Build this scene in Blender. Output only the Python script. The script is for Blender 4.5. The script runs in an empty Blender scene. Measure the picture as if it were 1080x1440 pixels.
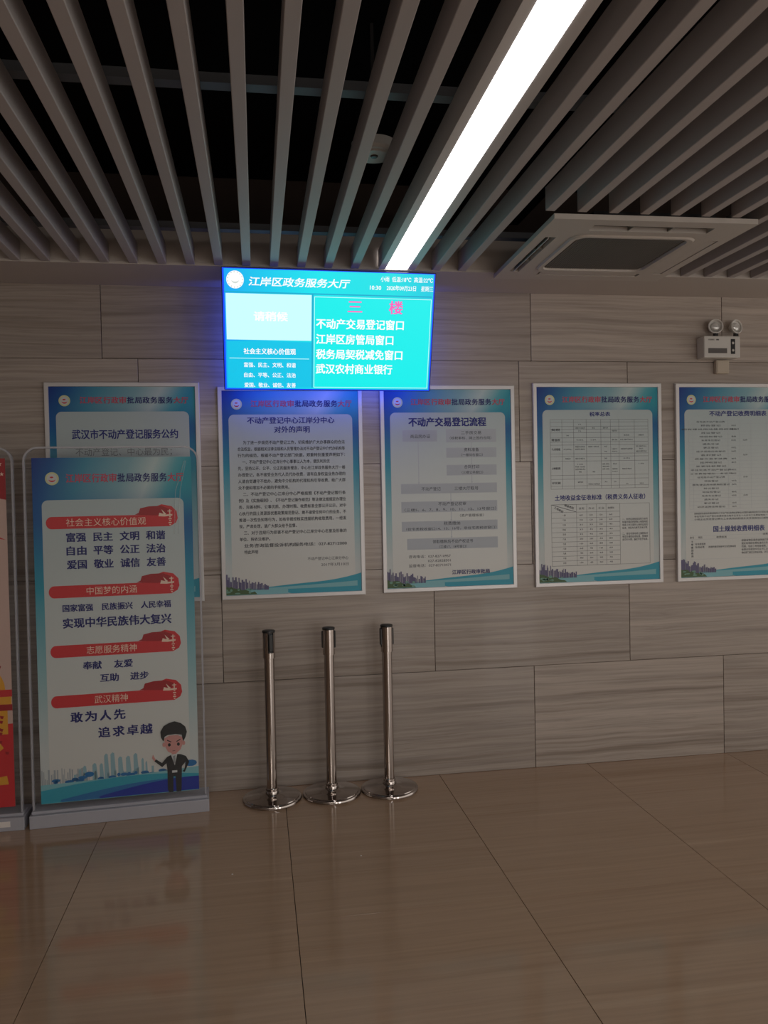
import bpy, bmesh, math, random
from mathutils import Vector, Matrix
random.seed(7)
C = bpy.context.scene.collection

# ------------------------------------------------------------ camera
F_PX, CX, CY = 1130.0, 540.0, 720.0            # focal length and centre for a 1080x1440 frame
CAM_H = 1.65
Yc = Vector(((361 - CX) / F_PX, -(698 - CY) / F_PX, -1.0)).normalized()
hd = Vector((1, 0.0199, 0)); Xc = (hd - Yc * hd.dot(Yc)).normalized(); Zc = Xc.cross(Yc)
cd = bpy.data.cameras.new('camera'); cam = bpy.data.objects.new('camera', cd); C.objects.link(cam)
cam.matrix_world = Matrix.Translation((0, 0, CAM_H)) @ Matrix((Xc, Yc, Zc)).to_4x4()
cd.sensor_width = 36; cd.lens = F_PX / 1440 * 36; cd.clip_start = 0.05
sc = bpy.context.scene; sc.camera = cam
# ------------------------------------------------------------ colour management, world, large lights
sc.view_settings.view_transform = 'Standard'; sc.view_settings.look = 'None'
sc.view_settings.exposure = 0.0; sc.view_settings.gamma = 1.0; sc.view_settings.use_curve_mapping = False
w = bpy.data.worlds.new('world'); sc.world = w; w.use_nodes = True
bg = w.node_tree.nodes['Background']; bg.inputs[0].default_value = (1.0, 0.93, 0.86, 1); bg.inputs[1].default_value = 0.95

def area(name, loc, target, sx, sy, power, col):
    l = bpy.data.lights.new(name, 'AREA'); l.shape = 'RECTANGLE'; l.size = sx; l.size_y = sy
    l.energy = power; l.color = col
    o = bpy.data.objects.new(name, l); C.objects.link(o); o.location = loc
    o.rotation_euler = (Vector(target) - Vector(loc)).to_track_quat('-Z', 'Y').to_euler()
    return o
area('entrance_daylight', (4.2, -4.0, 1.25), (1.2, 4.5, 0.8), 0.9, 2.3, 26, (1.0, 0.95, 0.92))
area('hall_daylight', (2.4, -5.2, 1.3), (1.0, 4.5, 1.0), 0.6, 2.4, 15, (1.0, 0.93, 0.9))

area('added_blue_glow', (0.391, 4.40, 2.48), (0.391, 4.56, 2.48), 1.06, 0.58, 5.0, (0.06, 0.12, 1.0))  # added blue lamp behind the set, imitating lens flare around the screen

area('added_front_fill', (-0.8, -4.6, 2.9), (0.0, 4.4, 0.6), 2.6, 0.5, 25, (1.0, 0.9, 0.8))  # added unseen fill from behind the camera to brighten the wall

# ------------------------------------------------------------ helpers
def lin(c):
    return tuple((x / 12.92 if x <= 0.04045 else ((x + 0.055) / 1.055) ** 2.4) for x in [v / 255 for v in c])
def mat(name, rgb, rough=0.5, metal=0.0, emit=None, strength=0.0, alpha=1.0, spec=0.5, coat=0.0, trans=0.0):
    m = bpy.data.materials.new(name); m.use_nodes = True
    b = m.node_tree.nodes['Principled BSDF']
    b.inputs['Base Color'].default_value = (*rgb, 1); b.inputs['Roughness'].default_value = rough
    b.inputs['Metallic'].default_value = metal; b.inputs['Alpha'].default_value = alpha
    b.inputs['Specular IOR Level'].default_value = spec; b.inputs['Coat Weight'].default_value = coat
    b.inputs['Transmission Weight'].default_value = trans
    if emit: b.inputs['Emission Color'].default_value = (*emit, 1); b.inputs['Emission Strength'].default_value = strength
    return m
def nd(nt, t, **k):
    n = nt.nodes.new(t)
    for a, v in k.items():
        if a == 'inp':
            for i, x in v.items(): n.inputs[i].default_value = x
        else: setattr(n, a, v)
    return n
def ramp(nt, stops, interp='LINEAR'):
    r = nt.nodes.new('ShaderNodeValToRGB'); r.color_ramp.interpolation = interp
    e = r.color_ramp.elements
    e[0].position, e[0].color = stops[0][0], (*stops[0][1], 1)
    e[1].position, e[1].color = stops[-1][0], (*stops[-1][1], 1)
    for p, c in stops[1:-1]:
        x = e.new(p); x.color = (*c, 1)
    return r

def stone(name, light, mid, dark, rough, coat, sx, sz, floor=False, vary=0.12, con=0.10, vein=0.3):
    """vein-cut stone: stretched streaks along X, every slab shifted by its own random"""
    m = bpy.data.materials.new(name); m.use_nodes = True; nt = m.node_tree; L = nt.links.new
    b = nt.nodes['Principled BSDF']
    tc = nd(nt, 'ShaderNodeTexCoord'); oi = nd(nt, 'ShaderNodeObjectInfo')
    mul = nd(nt, 'ShaderNodeMath', operation='MULTIPLY', inp={1: 57.0}); L(oi.outputs['Random'], mul.inputs[0])
    cmb = nd(nt, 'ShaderNodeCombineXYZ'); 
    for i in range(3): L(mul.outputs[0], cmb.inputs[i])
    add = nd(nt, 'ShaderNodeVectorMath', operation='ADD'); L(tc.outputs['Object'], add.inputs[0]); L(cmb.outputs[0], add.inputs[1])
    # gentle waviness of the veins
    wv = nd(nt, 'ShaderNodeTexNoise', inp={'Scale': 1.3, 'Detail': 2.0}); L(add.outputs[0], wv.inputs['Vector'])
    wsub = nd(nt, 'ShaderNodeVectorMath', operation='SCALE', inp={'Scale': 0.05}); L(wv.outputs['Color'], wsub.inputs[0])
    add2 = nd(nt, 'ShaderNodeVectorMath', operation='ADD'); L(add.outputs[0], add2.inputs[0]); L(wsub.outputs[0], add2.inputs[1])
    def streak(scale, detail, k=1.0):
        mp = nd(nt, 'ShaderNodeMapping')
        mp.inputs['Scale'].default_value = (sx * k, sz * k if floor else 1.0, 1.0 if floor else sz * k)
        L(add2.outputs[0], mp.inputs['Vector'])
        n = nd(nt, 'ShaderNodeTexNoise', inp={'Scale': scale, 'Detail': detail, 'Roughness': 0.6}); L(mp.outputs[0], n.inputs['Vector'])
        return n
    a = streak(1.0, 5.0); c = streak(1.0, 3.0, 3.1)
    r1 = ramp(nt, [(0.30, dark), (0.45, mid), (0.58, mid), (0.75, light)]); L(a.outputs['Fac'], r1.inputs[0])
    r2 = ramp(nt, [(0.35, (1 - con,) * 3), (0.5, (1, 1, 1)), (0.66, (1 + con * 0.8,) * 3)]); L(c.outputs['Fac'], r2.inputs[0])
    mx = nd(nt, 'ShaderNodeMixRGB', blend_type='MULTIPLY', inp={0: 1.0}); L(r1.outputs[0], mx.inputs[1]); L(r2.outputs[0], mx.inputs[2])
    # sparse darker hairline veins
    v = streak(0.7, 6.0, 1.7); r3 = ramp(nt, [(0.485, (1, 1, 1)), (0.5, (0.72, 0.70, 0.68)), (0.515, (1, 1, 1))]); L(v.outputs['Fac'], r3.inputs[0])
    mx2 = nd(nt, 'ShaderNodeMixRGB', blend_type='MULTIPLY', inp={0: vein}); L(mx.outputs[0], mx2.inputs[1]); L(r3.outputs[0], mx2.inputs[2])
    mr = nd(nt, 'ShaderNodeMapRange', inp={3: 1 - vary, 4: 1 + vary}); L(oi.outputs['Random'], mr.inputs[0])
    hs = nd(nt, 'ShaderNodeHueSaturation'); L(mx2.outputs[0], hs.inputs['Color']); L(mr.outputs[0], hs.inputs['Value'])
    L(hs.outputs[0], b.inputs['Base Color'])
    b.inputs['Roughness'].default_value = rough; b.inputs['Coat Weight'].default_value = coat; b.inputs['Coat Roughness'].default_value = 0.06
    bp = nd(nt, 'ShaderNodeBump', inp={'Strength': 0.05, 'Distance': 0.002}); L(a.outputs['Fac'], bp.inputs['Height']); L(bp.outputs[0], b.inputs['Normal'])
    return m

def link(name, me, m=None, parent=None):
    o = bpy.data.objects.new(name, me); C.objects.link(o)
    if m and len(me.materials) == 0: me.materials.append(m)
    if parent: o.parent = parent
    return o
def tag(o, label=None, cat=None, group=None, kind=None):
    if label: o['label'] = label
    if cat: o['category'] = cat
    if group: o['group'] = group
    if kind: o['kind'] = kind
    return o
def empty(name, loc=(0, 0, 0), rot=(0, 0, 0)):
    o = bpy.data.objects.new(name, None); C.objects.link(o); o.location = loc; o.rotation_euler = rot; o.empty_display_size = 0.1
    return o
def mesh(bm, name='m', smooth=False):
    bmesh.ops.recalc_face_normals(bm, faces=bm.faces[:])
    me = bpy.data.meshes.new(name); bm.to_mesh(me); bm.free()
    if smooth:
        for p in me.polygons: p.use_smooth = True
        me.set_sharp_from_angle(angle=math.radians(40))
    return me
def bbox(bm, x0, x1, y0, y1, z0, z1, bev=0.0, seg=1):
    r = bmesh.ops.create_cube(bm, size=1.0); vs = r['verts']
    for v in vs:
        v.co = Vector((x0 if v.co.x < 0 else x1, y0 if v.co.y < 0 else y1, z0 if v.co.z < 0 else z1))
    if bev:
        es = list({e for v in vs for e in v.link_edges})
        bmesh.ops.bevel(bm, geom=es, offset=bev, segments=seg, affect='EDGES', profile=0.5)
    return bm
def box(x0, x1, y0, y1, z0, z1, bev=0.0, seg=1, name='m'):
    return mesh(bbox(bmesh.new(), x0, x1, y0, y1, z0, z1, bev, seg), name)
def lathe(bm, prof, seg=40, a0=0.0, a1=2 * math.pi, close=True, M=None):
    """profile of (r,z) turned round z"""
    full = abs(a1 - a0 - 2 * math.pi) < 1e-6
    n = seg if full else seg + 1
    rings = []
    for r, z in prof:
        if r < 1e-6:
            v = bm.verts.new((0, 0, z)); rings.append([v] * n)
        else:
            rings.append([bm.verts.new((r * math.cos(a0 + (a1 - a0) * i / seg), r * math.sin(a0 + (a1 - a0) * i / seg), z)) for i in range(n)])
    new = [v for rg in rings for v in dict.fromkeys(rg)]
    for a, b in zip(rings[:-1], rings[1:]):
        for i in range(seg):
            j = (i + 1) % n
            f = list(dict.fromkeys([a[i], a[j], b[j], b[i]]))
            if len(f) > 2:
                try: bm.faces.new(f)
                except ValueError: pass
    if M:
        for v in new: v.co = M @ v.co
    return bm

# ---- flat print: polygons and lettering in the XZ plane of a sheet, u right, v down, in metres
def glyphs(s, bold):
    c = bpy.data.curves.new('t', 'FONT'); c.body = s; c.resolution_u = 2; c.offset = bold
    o = bpy.data.objects.new('t', c); me = bpy.data.meshes.new_from_object(o)
    vs = [(v.co.x, v.co.y) for v in me.vertices]; fs = [tuple(p.vertices) for p in me.polygons]
    bpy.data.objects.remove(o); bpy.data.curves.remove(c); bpy.data.meshes.remove(me)
    return vs, fs
_gc = {}
class Flat:
    """items of flat print; every call is one item unless joined with hold()"""
    def __init__(self): self.items = []; self.held = False
    def hold(self, on=True):
        self.held = on
        if on: self.items.append(([], []))
        return self
    def _item(self):
        if not self.held: self.items.append(([], []))
        return self.items[-1]
    def poly(self, pts, layer=1.0):
        v, f = self._item(); b = len(v)
        v += [(u, -layer * 0.0005, -vv) for u, vv in pts]; f.append(tuple(range(b, b + len(pts)))); return self
    def rect(self, u0, v0, u1, v1, layer=1.0): return self.poly([(u0, v0), (u1, v0), (u1, v1), (u0, v1)], layer)
    def frame(self, u0, v0, u1, v1, t, layer=1.0):
        self.hold()
        self.rect(u0, v0, u1, v0 + t, layer); self.rect(u0, v1 - t, u1, v1, layer)
        self.rect(u0, v0 + t, u0 + t, v1 - t, layer); self.rect(u1 - t, v0 + t, u1, v1 - t, layer)
        return self.hold(False)
    def rrect(self, u0, v0, u1, v1, r, layer=1.0, n=6):
        p = []
        for cx, cy, a in ((u1 - r, v0 + r, -90), (u1 - r, v1 - r, 0), (u0 + r, v1 - r, 90), (u0 + r, v0 + r, 180)):
            p += [(cx + r * math.cos(math.radians(a + 90 * i / n)), cy + r * math.sin(math.radians(a + 90 * i / n))) for i in range(n + 1)]
        return self.poly(p, layer)
    def circ(self, u, v, r, layer=1.0, n=24, ry=None, a0=0, a1=360):
        ry = ry or r
        m = n if a1 - a0 == 360 else n + 1
        return self.poly([(u + r * math.cos(math.radians(a0 + (a1 - a0) * i / n)), v + ry * math.sin(math.radians(a0 + (a1 - a0) * i / n))) for i in range(m)], layer)
    def text(self, s, u0, u1, vc, h=None, bold=0.0, layer=2.0, shear=0.0, rot=0.0):
        """lettering from u0 to u1 centred on height vc; h = character height; bold = stroke thickening"""
        if s not in _gc: _gc[s] = glyphs(s, 0.0)
        vs, fs = _gc[s]
        if not vs: return self
        V_, F_ = self._item()
        xa = min(x for x, y in vs); xb = max(x for x, y in vs); ya = min(y for x, y in vs); yb = max(y for x, y in vs)
        k = (u1 - u0) / (xb - xa); kz = (h / 0.92) if h else k
        cyy = 0.37 if (yb - ya) > 0.6 else (ya + yb) / 2
        cr, sr = math.cos(rot), math.sin(rot); uc = (u0 + u1) / 2
        shifts = [(0, 0)]
        if bold > 0.009:
            q = bold * 1.1; shifts = [(-q, -q * 0.6), (q, -q * 0.6), (-q, q * 0.6), (q, q * 0.6)]
        for n_, (ox, oy) in enumerate(shifts):
            b = len(V_)
            for x, y in vs:
                du = (x - xa + ox) * k + u0 - uc; dv = -(y - cyy + oy) * kz
                du += -dv * shear
                V_.append((uc + du * cr - dv * sr, -(layer + 0.06 * n_) * 0.0005, -(vc + du * sr + dv * cr)))
            F_ += [tuple(i + b for i in f) for f in fs]
        return self
    def build(self, name, m, parent, each=False):
        """each: every item a part of its own; else one joined part"""
        if each:
            out = []
            for v, f in self.items:
                if not v: continue
                me = bpy.data.meshes.new(name); me.from_pydata(v, [], f); me.validate(); out.append(link(name, me, m, parent))
            return out
        v, f = [], []
        for a, b in self.items:
            n = len(v); v += a; f += [tuple(i + n for i in q) for q in b]
        me = bpy.data.meshes.new(name); me.from_pydata(v, [], f); me.validate()
        o = link(name, me, m, parent)
        if sum(1 for it in self.items if it[0]) > 1: o['kind'] = 'stuff'
        return o

# ------------------------------------------------------------ materials
M = {}
M['wall'] = stone('vein_cut_wall_stone', (0.47, 0.405, 0.355), (0.40, 0.34, 0.293), (0.26, 0.21, 0.17), 0.42, 0.15, 0.4, 19.0, vary=0.11, con=0.16, vein=0.5)
M['floor'] = stone('polished_floor_stone', (0.54, 0.375, 0.25), (0.465, 0.31, 0.20), (0.415, 0.268, 0.168), 0.10, 0.3, 0.4, 17.0, floor=True, vary=0.03, con=0.06, vein=0.12)
M['joint'] = mat('joint_grout', (0.05, 0.032, 0.025), 0.9)
M['slat'] = mat('grey_coated_slat', (0.42, 0.385, 0.378), 0.55, spec=0.3)
M['border'] = mat('ceiling_border_paint', (0.52, 0.47, 0.43), 0.7, spec=0.2)
M['plenum'] = mat('plenum_black', (0.012, 0.012, 0.013), 0.95, spec=0.0)
M['rail'] = mat('galvanised_rail', (0.13, 0.135, 0.145), 0.5, metal=0.3)
M['housing'] = mat('lamp_housing', (0.55, 0.52, 0.5), 0.5)
M['led'] = mat('led_diffuser', (0.9, 0.9, 0.9), 0.5, emit=(1.0, 0.97, 0.97), strength=5.5)
M['acw'] = mat('air_unit_plastic', (0.50, 0.455, 0.41), 0.45)
M['acg'] = mat('air_unit_grille', (0.24, 0.22, 0.19), 0.6)
M['black'] = mat('black_plastic', (0.012, 0.012, 0.012), 0.35)
M['soft_black'] = mat('soft_black', (0.02, 0.018, 0.018), 0.7)
M['white'] = mat('white_plastic', (0.62, 0.60, 0.56), 0.4)
M['yellowed'] = mat('ivory_plastic', (0.50, 0.43, 0.34), 0.45)
M['lens'] = mat('clear_lens', (0.75, 0.75, 0.72), 0.15, metal=0.35)
M['greyp'] = mat('grey_plastic', (0.10, 0.09, 0.085), 0.4)
M['steel'] = mat('brushed_stainless', (0.48, 0.43, 0.40), 0.085, metal=1.0)
M['alu'] = mat('aluminium_frame', (0.64, 0.62, 0.61), 0.38, metal=0.35)
M['acrylic'] = mat('clear_acrylic', (0.50, 0.54, 0.58), 0.04, alpha=0.03, spec=0.6)
M['edge'] = mat('acrylic_edge', (0.52, 0.52, 0.56), 0.25, alpha=0.62)
M['base'] = mat('frosted_acrylic_base', (0.47, 0.47, 0.52), 0.35, alpha=0.93)
M['paper'] = mat('printed_white', (0.62, 0.645, 0.635), 0.35)
m = M['panel'] = mat('printed_pale_panel', (0.6, 0.64, 0.63), 0.35); nt = m.node_tree     # artwork: tinted top, white foot
tc = nd(nt, 'ShaderNodeTexCoord'); sp = nd(nt, 'ShaderNodeSeparateXYZ'); nt.links.new(tc.outputs['Generated'], sp.inputs[0])
rp = ramp(nt, [(0.0, (0.66, 0.66, 0.62)), (0.45, (0.60, 0.64, 0.62)), (1.0, (0.44, 0.53, 0.54))]); nt.links.new(sp.outputs['Z'], rp.inputs[0])
nt.links.new(rp.outputs[0], nt.nodes['Principled BSDF'].inputs['Base Color'])
M['navy'] = mat('navy_ink', (0.010, 0.014, 0.15), 0.5)
M['headblue'] = mat('heading_blue_ink', (0.012, 0.02, 0.20), 0.5)
M['ink'] = mat('black_ink', (0.03, 0.035, 0.05), 0.5)
M['greyink'] = mat('thin_grey_ink', (0.20, 0.21, 0.22), 0.5)
M['red'] = mat('red_ink', (0.62, 0.03, 0.035), 0.45)
M['darkred'] = mat('dark_red_ink', (0.36, 0.015, 0.02), 0.45)
M['redt'] = mat('title_red_ink', (0.55, 0.07, 0.12), 0.5)
M['cream'] = mat('cream_ink', (0.85, 0.66, 0.52), 0.5)
M['gold'] = mat('gold_ink', (0.75, 0.36, 0.03), 0.5)
M['teal'] = mat('teal_ink', (0.03, 0.34, 0.46), 0.45)
M['lteal'] = mat('light_teal_ink', (0.22, 0.50, 0.55), 0.45)
M['blue'] = mat('blue_ink', (0.01, 0.03, 0.33), 0.45)
M['midblue'] = mat('mid_blue_ink', (0.02, 0.16, 0.40), 0.45)
M['pale'] = mat('pale_blue_ink', (0.28, 0.46, 0.52), 0.5)
M['box'] = mat('flow_box_tint', (0.45, 0.49, 0.53), 0.5)
M['green'] = mat('tree_green_ink', (0.07, 0.13, 0.05), 0.5)
M['dusk'] = mat('dusk_building_ink', (0.12, 0.11, 0.21), 0.5)
M['haze'] = mat('haze_grey_ink', (0.36, 0.41, 0.44), 0.5)
M['grass'] = mat('grass_ink', (0.18, 0.36, 0.28), 0.5)
M['skin'] = mat('skin_ink', (0.62, 0.30, 0.27), 0.5)
M['pinkpaper'] = mat('pink_print', (0.62, 0.44, 0.38), 0.4)
M['sage'] = mat('pale_yellow_ink', (0.62, 0.66, 0.36), 0.5)
M['film'] = mat('clear_film', (0.7, 0.78, 0.8), 0.1, alpha=0.3, spec=0.8)
M['litter'] = mat('white_litter', (0.85, 0.8, 0.75), 0.6)

def print_bg(name, W, H, head, side):
    """printed sheet: header gradient across, side gradient down"""
    m = bpy.data.materials.new(name); m.use_nodes = True; nt = m.node_tree; L = nt.links.new; b = nt.nodes['Principled BSDF']
    tc = nd(nt, 'ShaderNodeTexCoord'); sp = nd(nt, 'ShaderNodeSeparateXYZ'); L(tc.outputs['Object'], sp.inputs[0])
    u = nd(nt, 'ShaderNodeMath', operation='DIVIDE', inp={1: W}); L(sp.outputs['X'], u.inputs[0])
    v = nd(nt, 'ShaderNodeMath', operation='DIVIDE', inp={1: -H}); L(sp.outputs['Z'], v.inputs[0])
    # slanted sheen in the artwork of the header
    sl = nd(nt, 'ShaderNodeMath', operation='MULTIPLY_ADD', inp={1: 0.9}); L(v.outputs[0], sl.inputs[0]); L(u.outputs[0], sl.inputs[2])
    r1 = ramp(nt, head); L(sl.outputs[0], r1.inputs[0])
    r2 = ramp(nt, side); L(v.outputs[0], r2.inputs[0])
    f = nd(nt, 'ShaderNodeMapRange', interpolation_type='SMOOTHSTEP', inp={1: 0.07, 2: 0.22}); L(v.outputs[0], f.inputs[0])
    mx = nd(nt, 'ShaderNodeMixRGB'); L(f.outputs[0], mx.inputs[0]); L(r1.outputs[0], mx.inputs[1]); L(r2.outputs[0], mx.inputs[2])
    L(mx.outputs[0], b.inputs['Base Color']); b.inputs['Roughness'].default_value = 0.4; b.inputs['Specular IOR Level'].default_value = 0.3
    return m
HEAD = [(0.0, (0.01, 0.035, 0.24)), (0.14, (0.015, 0.11, 0.33)), (0.34, (0.07, 0.29, 0.42)), (0.62, (0.24, 0.44, 0.50)), (0.78, (0.50, 0.62, 0.62)), (0.92, (0.10, 0.40, 0.47)), (1.1, (0.03, 0.33, 0.42))]
SIDE = [(0.0, (0.01, 0.07, 0.30)), (0.18, (0.015, 0.11, 0.34)), (0.38, (0.04, 0.33, 0.44)), (0.62, (0.30, 0.52, 0.55)), (0.85, (0.58, 0.63, 0.62)), (1.0, (0.6, 0.64, 0.62))]
M['bg_wall'] = print_bg('poster_print_background', 0.76, 1.155, HEAD, SIDE)
M['bg_stand'] = print_bg('stand_print_background', 0.78, 1.755, HEAD, SIDE)

# ------------------------------------------------------------ the setting
WY = 4.564                                    # face of the end wall
CZ = 2.812                                    # underside of ceiling
wall = link('wall_back', box(-4.0, 6.4, WY + 0.018, WY + 0.16, -0.02, 3.42), M['joint']); tag(wall, kind='structure')
rows = [0.0, 0.61, 1.216, 1.823, 2.415, 2.83]
J = [[-2.04, -0.825, 0.39, 1.607, 2.828, 4.04, 5.26], [-2.64, -1.42, -0.207, 1.006, 2.215, 3.43, 4.65, 5.86],
     [-2.04, -0.825, 0.39, 1.607, 2.828, 4.04, 5.26], [-3.05, -1.84, -0.625, 0.3, 1.54, 2.22, 3.43, 4.65, 5.86],
     [-2.04, -0.812, 0.40, 1.618, 2.84, 4.05, 5.27]]
_pm = {}
for r in range(5):
    xs = [-4.0] + J[r] + [6.4]
    for a, b in zip(xs[:-1], xs[1:]):
        wd, hg = round(b - a, 3), round(rows[r + 1] - rows[r], 3)
        if (wd, hg) not in _pm:
            _pm[(wd, hg)] = box(0.0016, wd - 0.0016, 0, 0.0195, 0.0012, hg - 0.0012, 0.0012, 1, 'stone_panel')
            _pm[(wd, hg)].materials.append(M['wall'])
        o = link('stone_panel', _pm[(wd, hg)], None, wall); o.location = (a, WY, rows[r])

M['plaster'] = mat('far_wall_plaster', (0.22, 0.19, 0.17), 0.8, spec=0.2)
wl = link('wall_left', box(-4.35, -4.21, -6.0, WY + 0.16, -0.02, 3.5), M['plaster']); tag(wl, kind='structure')
wf = link('wall_front', box(-4.35, 1.2, -6.15, -6.0, -0.02, 3.5), M['plaster']); tag(wf, kind='structure')
floor = link('floor', box(-4.2, 6.4, -3.2, WY + 0.16, -0.06, -0.012), M['joint']); tag(floor, kind='structure')
fx = [-4.2, -3.51, -2.605, -1.70, -0.798, 0.115, 1.018, 1.93, 2.84, 3.745, 4.65, 5.555, 6.4]
fy = [-3.2, -2.3, -0.5, 1.3, 3.1, WY + 0.018]
for a, b in zip(fx[:-1], fx[1:]):
    for c, d in zip(fy[:-1], fy[1:]):
        wd, hg = round(b - a, 3), round(d - c, 3)
        if ('f', wd, hg) not in _pm:
            me = box(0.0013, wd - 0.0013, 0.0004, hg - 0.0004, -0.012, 0, 0.0005, 1, 'floor_tile'); me.materials.append(M['floor']); _pm[('f', wd, hg)] = me
        o = link('floor_tile', _pm[('f', wd, hg)], None, floor); o.location = (a, c, 0)

ceil = link('ceiling', box(-4.2, 6.4, -3.2, WY + 0.16, 3.42, 3.5), M['plenum']); tag(ceil, kind='structure')
SY0, SY1 = -3.2, 4.14
link('border_panel', box(-4.2, 6.4, 4.145, WY - 0.001, CZ, CZ + 0.015, 0.001), M['border'], ceil)
link('border_upstand', box(-4.2, 6.4, 4.148, 4.165, CZ + 0.0152, CZ + 0.17), M['border'], ceil)
def slat_mesh(y1):
    bm = bmesh.new()                                        # open-topped folded channel with rounded lower corners
    prof = [(-0.021, 0.095), (-0.021, 0.002), (-0.019, 0), (0.019, 0), (0.021, 0.002), (0.021, 0.095), (0.018, 0.095), (0.018, 0.003), (-0.018, 0.003), (-0.018, 0.095)]
    A = [bm.verts.new((x, SY0, z)) for x, z in prof]; B = [bm.verts.new((x, y1, z)) for x, z in prof]
    for i in range(len(prof)):
        j = (i + 1) % len(prof); bm.faces.new([A[i], A[j], B[j], B[i]])
    bm.faces.new(A); bm.faces.new(B[::-1])
    me = mesh(bm, 'slat'); me.materials.append(M['slat']); return me
s_long, s_short = slat_mesh(SY1), slat_mesh(3.22)
CS = [-0.437 + 0.1375 * k for k in range(-26, 8)] + [0.955 + 0.14 * k for k in range(0, 39)]
CU = (1.258, 2.178, 3.235, 4.175)                           # air unit opening
for x in CS:
    cut = CU[0] - 0.03 < x < CU[1] + 0.015
    o = link('slat', s_short if cut else s_long, None, ceil); o.location = (x, 0, CZ + 0.002)
bm = bmesh.new()
bbox(bm, -4.2, 6.4, -0.025, 0.025, 0.0, 0.003); bbox(bm, -4.2, 6.4, -0.025, -0.022, 0.003, 0.03); bbox(bm, -4.2, 6.4, 0.022, 0.025, 0.003, 0.03)
rm = mesh(bm, 'carrier_rail'); rm.materials.append(M['rail'])
for y in (2.54, 1.3, 0.1, -1.1, -2.3, 3.9):
    o = link('carrier_rail', rm, None, ceil); o.location = (0, y, CZ + 0.0975)
for x in (-2.6, 1.1):
    bm = bmesh.new()
    for k in range(2):
        bbox(bm, x + 0.3 * k, x + 0.3 * k + 0.1, SY0, 4.4, 3.15, 3.25, 0.01)
    link('cable_tray', mesh(bm), M['plenum'], ceil)

# ------------------------------------------------------------ linear ceiling lamp
t = empty('linear_ceiling_light', (0.745, 0, CZ)); tag(t, 'long glowing white strip lamp recessed between the ceiling slats', 'ceiling light')
bm = bmesh.new()
for s in (-1, 1):
    a, b = sorted((s * 0.057, s * 0.095)); pass
    a, b = sorted((s * 0.090, s * 0.095)); bbox(bm, a, b, SY0, SY1, 0.006, 0.10)
bbox(bm, -0.09, 0.09, SY0, SY1, 0.095, 0.10)
for s in (-1, 1):                                           # sloping flanges beside the diffuser
    P = [(s * 0.0575, 0.0050), (s * 0.0935, 0.0), (s * 0.0950, 0.0), (s * 0.0950, 0.006), (s * 0.0575, 0.011)]
    A = [bm.verts.new((x, SY0, z)) for x, z in P]; B = [bm.verts.new((x, SY1, z)) for x, z in P]
    for i in range(5): bm.faces.new([A[i], A[(i + 1) % 5], B[(i + 1) % 5], B[i]])
    bm.faces.new(A); bm.faces.new(B[::-1])
link('housing', mesh(bm), M['housing'], t)
link('diffuser', box(-0.0565, 0.0565, SY0, SY1 - 0.004, 0.0035, 0.016, 0.001), M['led'], t)

# ------------------------------------------------------------ cassette air unit
x0, x1, y0, y1 = CU; zc = CZ - 0.024
ac = empty('ceiling_air_conditioner', (x0, y0, zc), (0, 0, math.radians(-1.2))); tag(ac, 'square four-way air conditioner cassette set in the slatted ceiling near the wall', 'air conditioner')
W_, D_ = x1 - x0, y1 - y0
def grid_panel(W, D, holes, z0, z1):
    """plate with rectangular holes"""
    xs = sorted({0, W} | {h[0] for h in holes} | {h[1] for h in holes}); ys = sorted({0, D} | {h[2] for h in holes} | {h[3] for h in holes})
    bm = bmesh.new()
    for a, b in zip(xs[:-1], xs[1:]):
        for c, d in zip(ys[:-1], ys[1:]):
            mx, my = (a + b) / 2, (c + d) / 2
            if any(h[0] < mx < h[1] and h[2] < my < h[3] for h in holes): continue
            bbox(bm, a, b, c, d, z0, z1)
    bmesh.ops.remove_doubles(bm, verts=bm.verts[:], dist=1e-5)
    return bm
slots = [(0.205, 0.760, 0.070, 0.140), (0.205, 0.760, D_ - 0.140, D_ - 0.085), (0.045, 0.095, 0.24, 0.80), (W_ - 0.095, W_ - 0.045, 0.24, 0.80)]
gr = (0.19, W_ - 0.19, 0.22, D_ - 0.20)
bm = grid_panel(W_, D_, slots + [gr], 0.0, 0.022)
link('panel', mesh(bm), M['acw'], ac)
bm = bmesh.new()                                            # sloping rim round the intake
g0 = [(gr[0] - 0.045, gr[2] - 0.045), (gr[1] + 0.045, gr[2] - 0.045), (gr[1] + 0.045, gr[3] + 0.045), (gr[0] - 0.045, gr[3] + 0.045)]
def rr(u0, v0, u1, v1, r, z, n=5):
    p = []
    for cx, cy, a in ((u1 - r, v0 + r, -90), (u1 - r, v1 - r, 0), (u0 + r, v1 - r, 90), (u0 + r, v0 + r, 180)):
        p += [(cx + r * math.cos(math.radians(a + 90 * i / n)), cy + r * math.sin(math.radians(a + 90 * i / n)), z) for i in range(n + 1)]
    return p
loops = [rr(gr[0] - 0.03, gr[2] - 0.03, gr[1] + 0.03, gr[3] + 0.03, 0.07, -0.0005), rr(gr[0] - 0.022, gr[2] - 0.022, gr[1] + 0.022, gr[3] + 0.022, 0.065, -0.008), rr(gr[0], gr[2], gr[1], gr[3], 0.05, -0.006), rr(gr[0] + 0.004, gr[2] + 0.004, gr[1] - 0.004, gr[3] - 0.004, 0.048, 0.006)]
VL = [[bm.verts.new(p) for p in l] for l in loops]
for a, b in zip(VL[:-1], VL[1:]):
    for i in range(len(a)): bm.faces.new([a[i], a[(i + 1) % len(a)], b[(i + 1) % len(a)], b[i]])
link('intake_rim', mesh(bm, smooth=True), M['acw'], ac)
bm = bmesh.new()
bm.faces.new([bm.verts.new(p) for p in rr(gr[0] - 0.01, gr[2] - 0.01, gr[1] + 0.01, gr[3] + 0.01, 0.05, 0.012)])
k = gr[0] + 0.02
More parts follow.
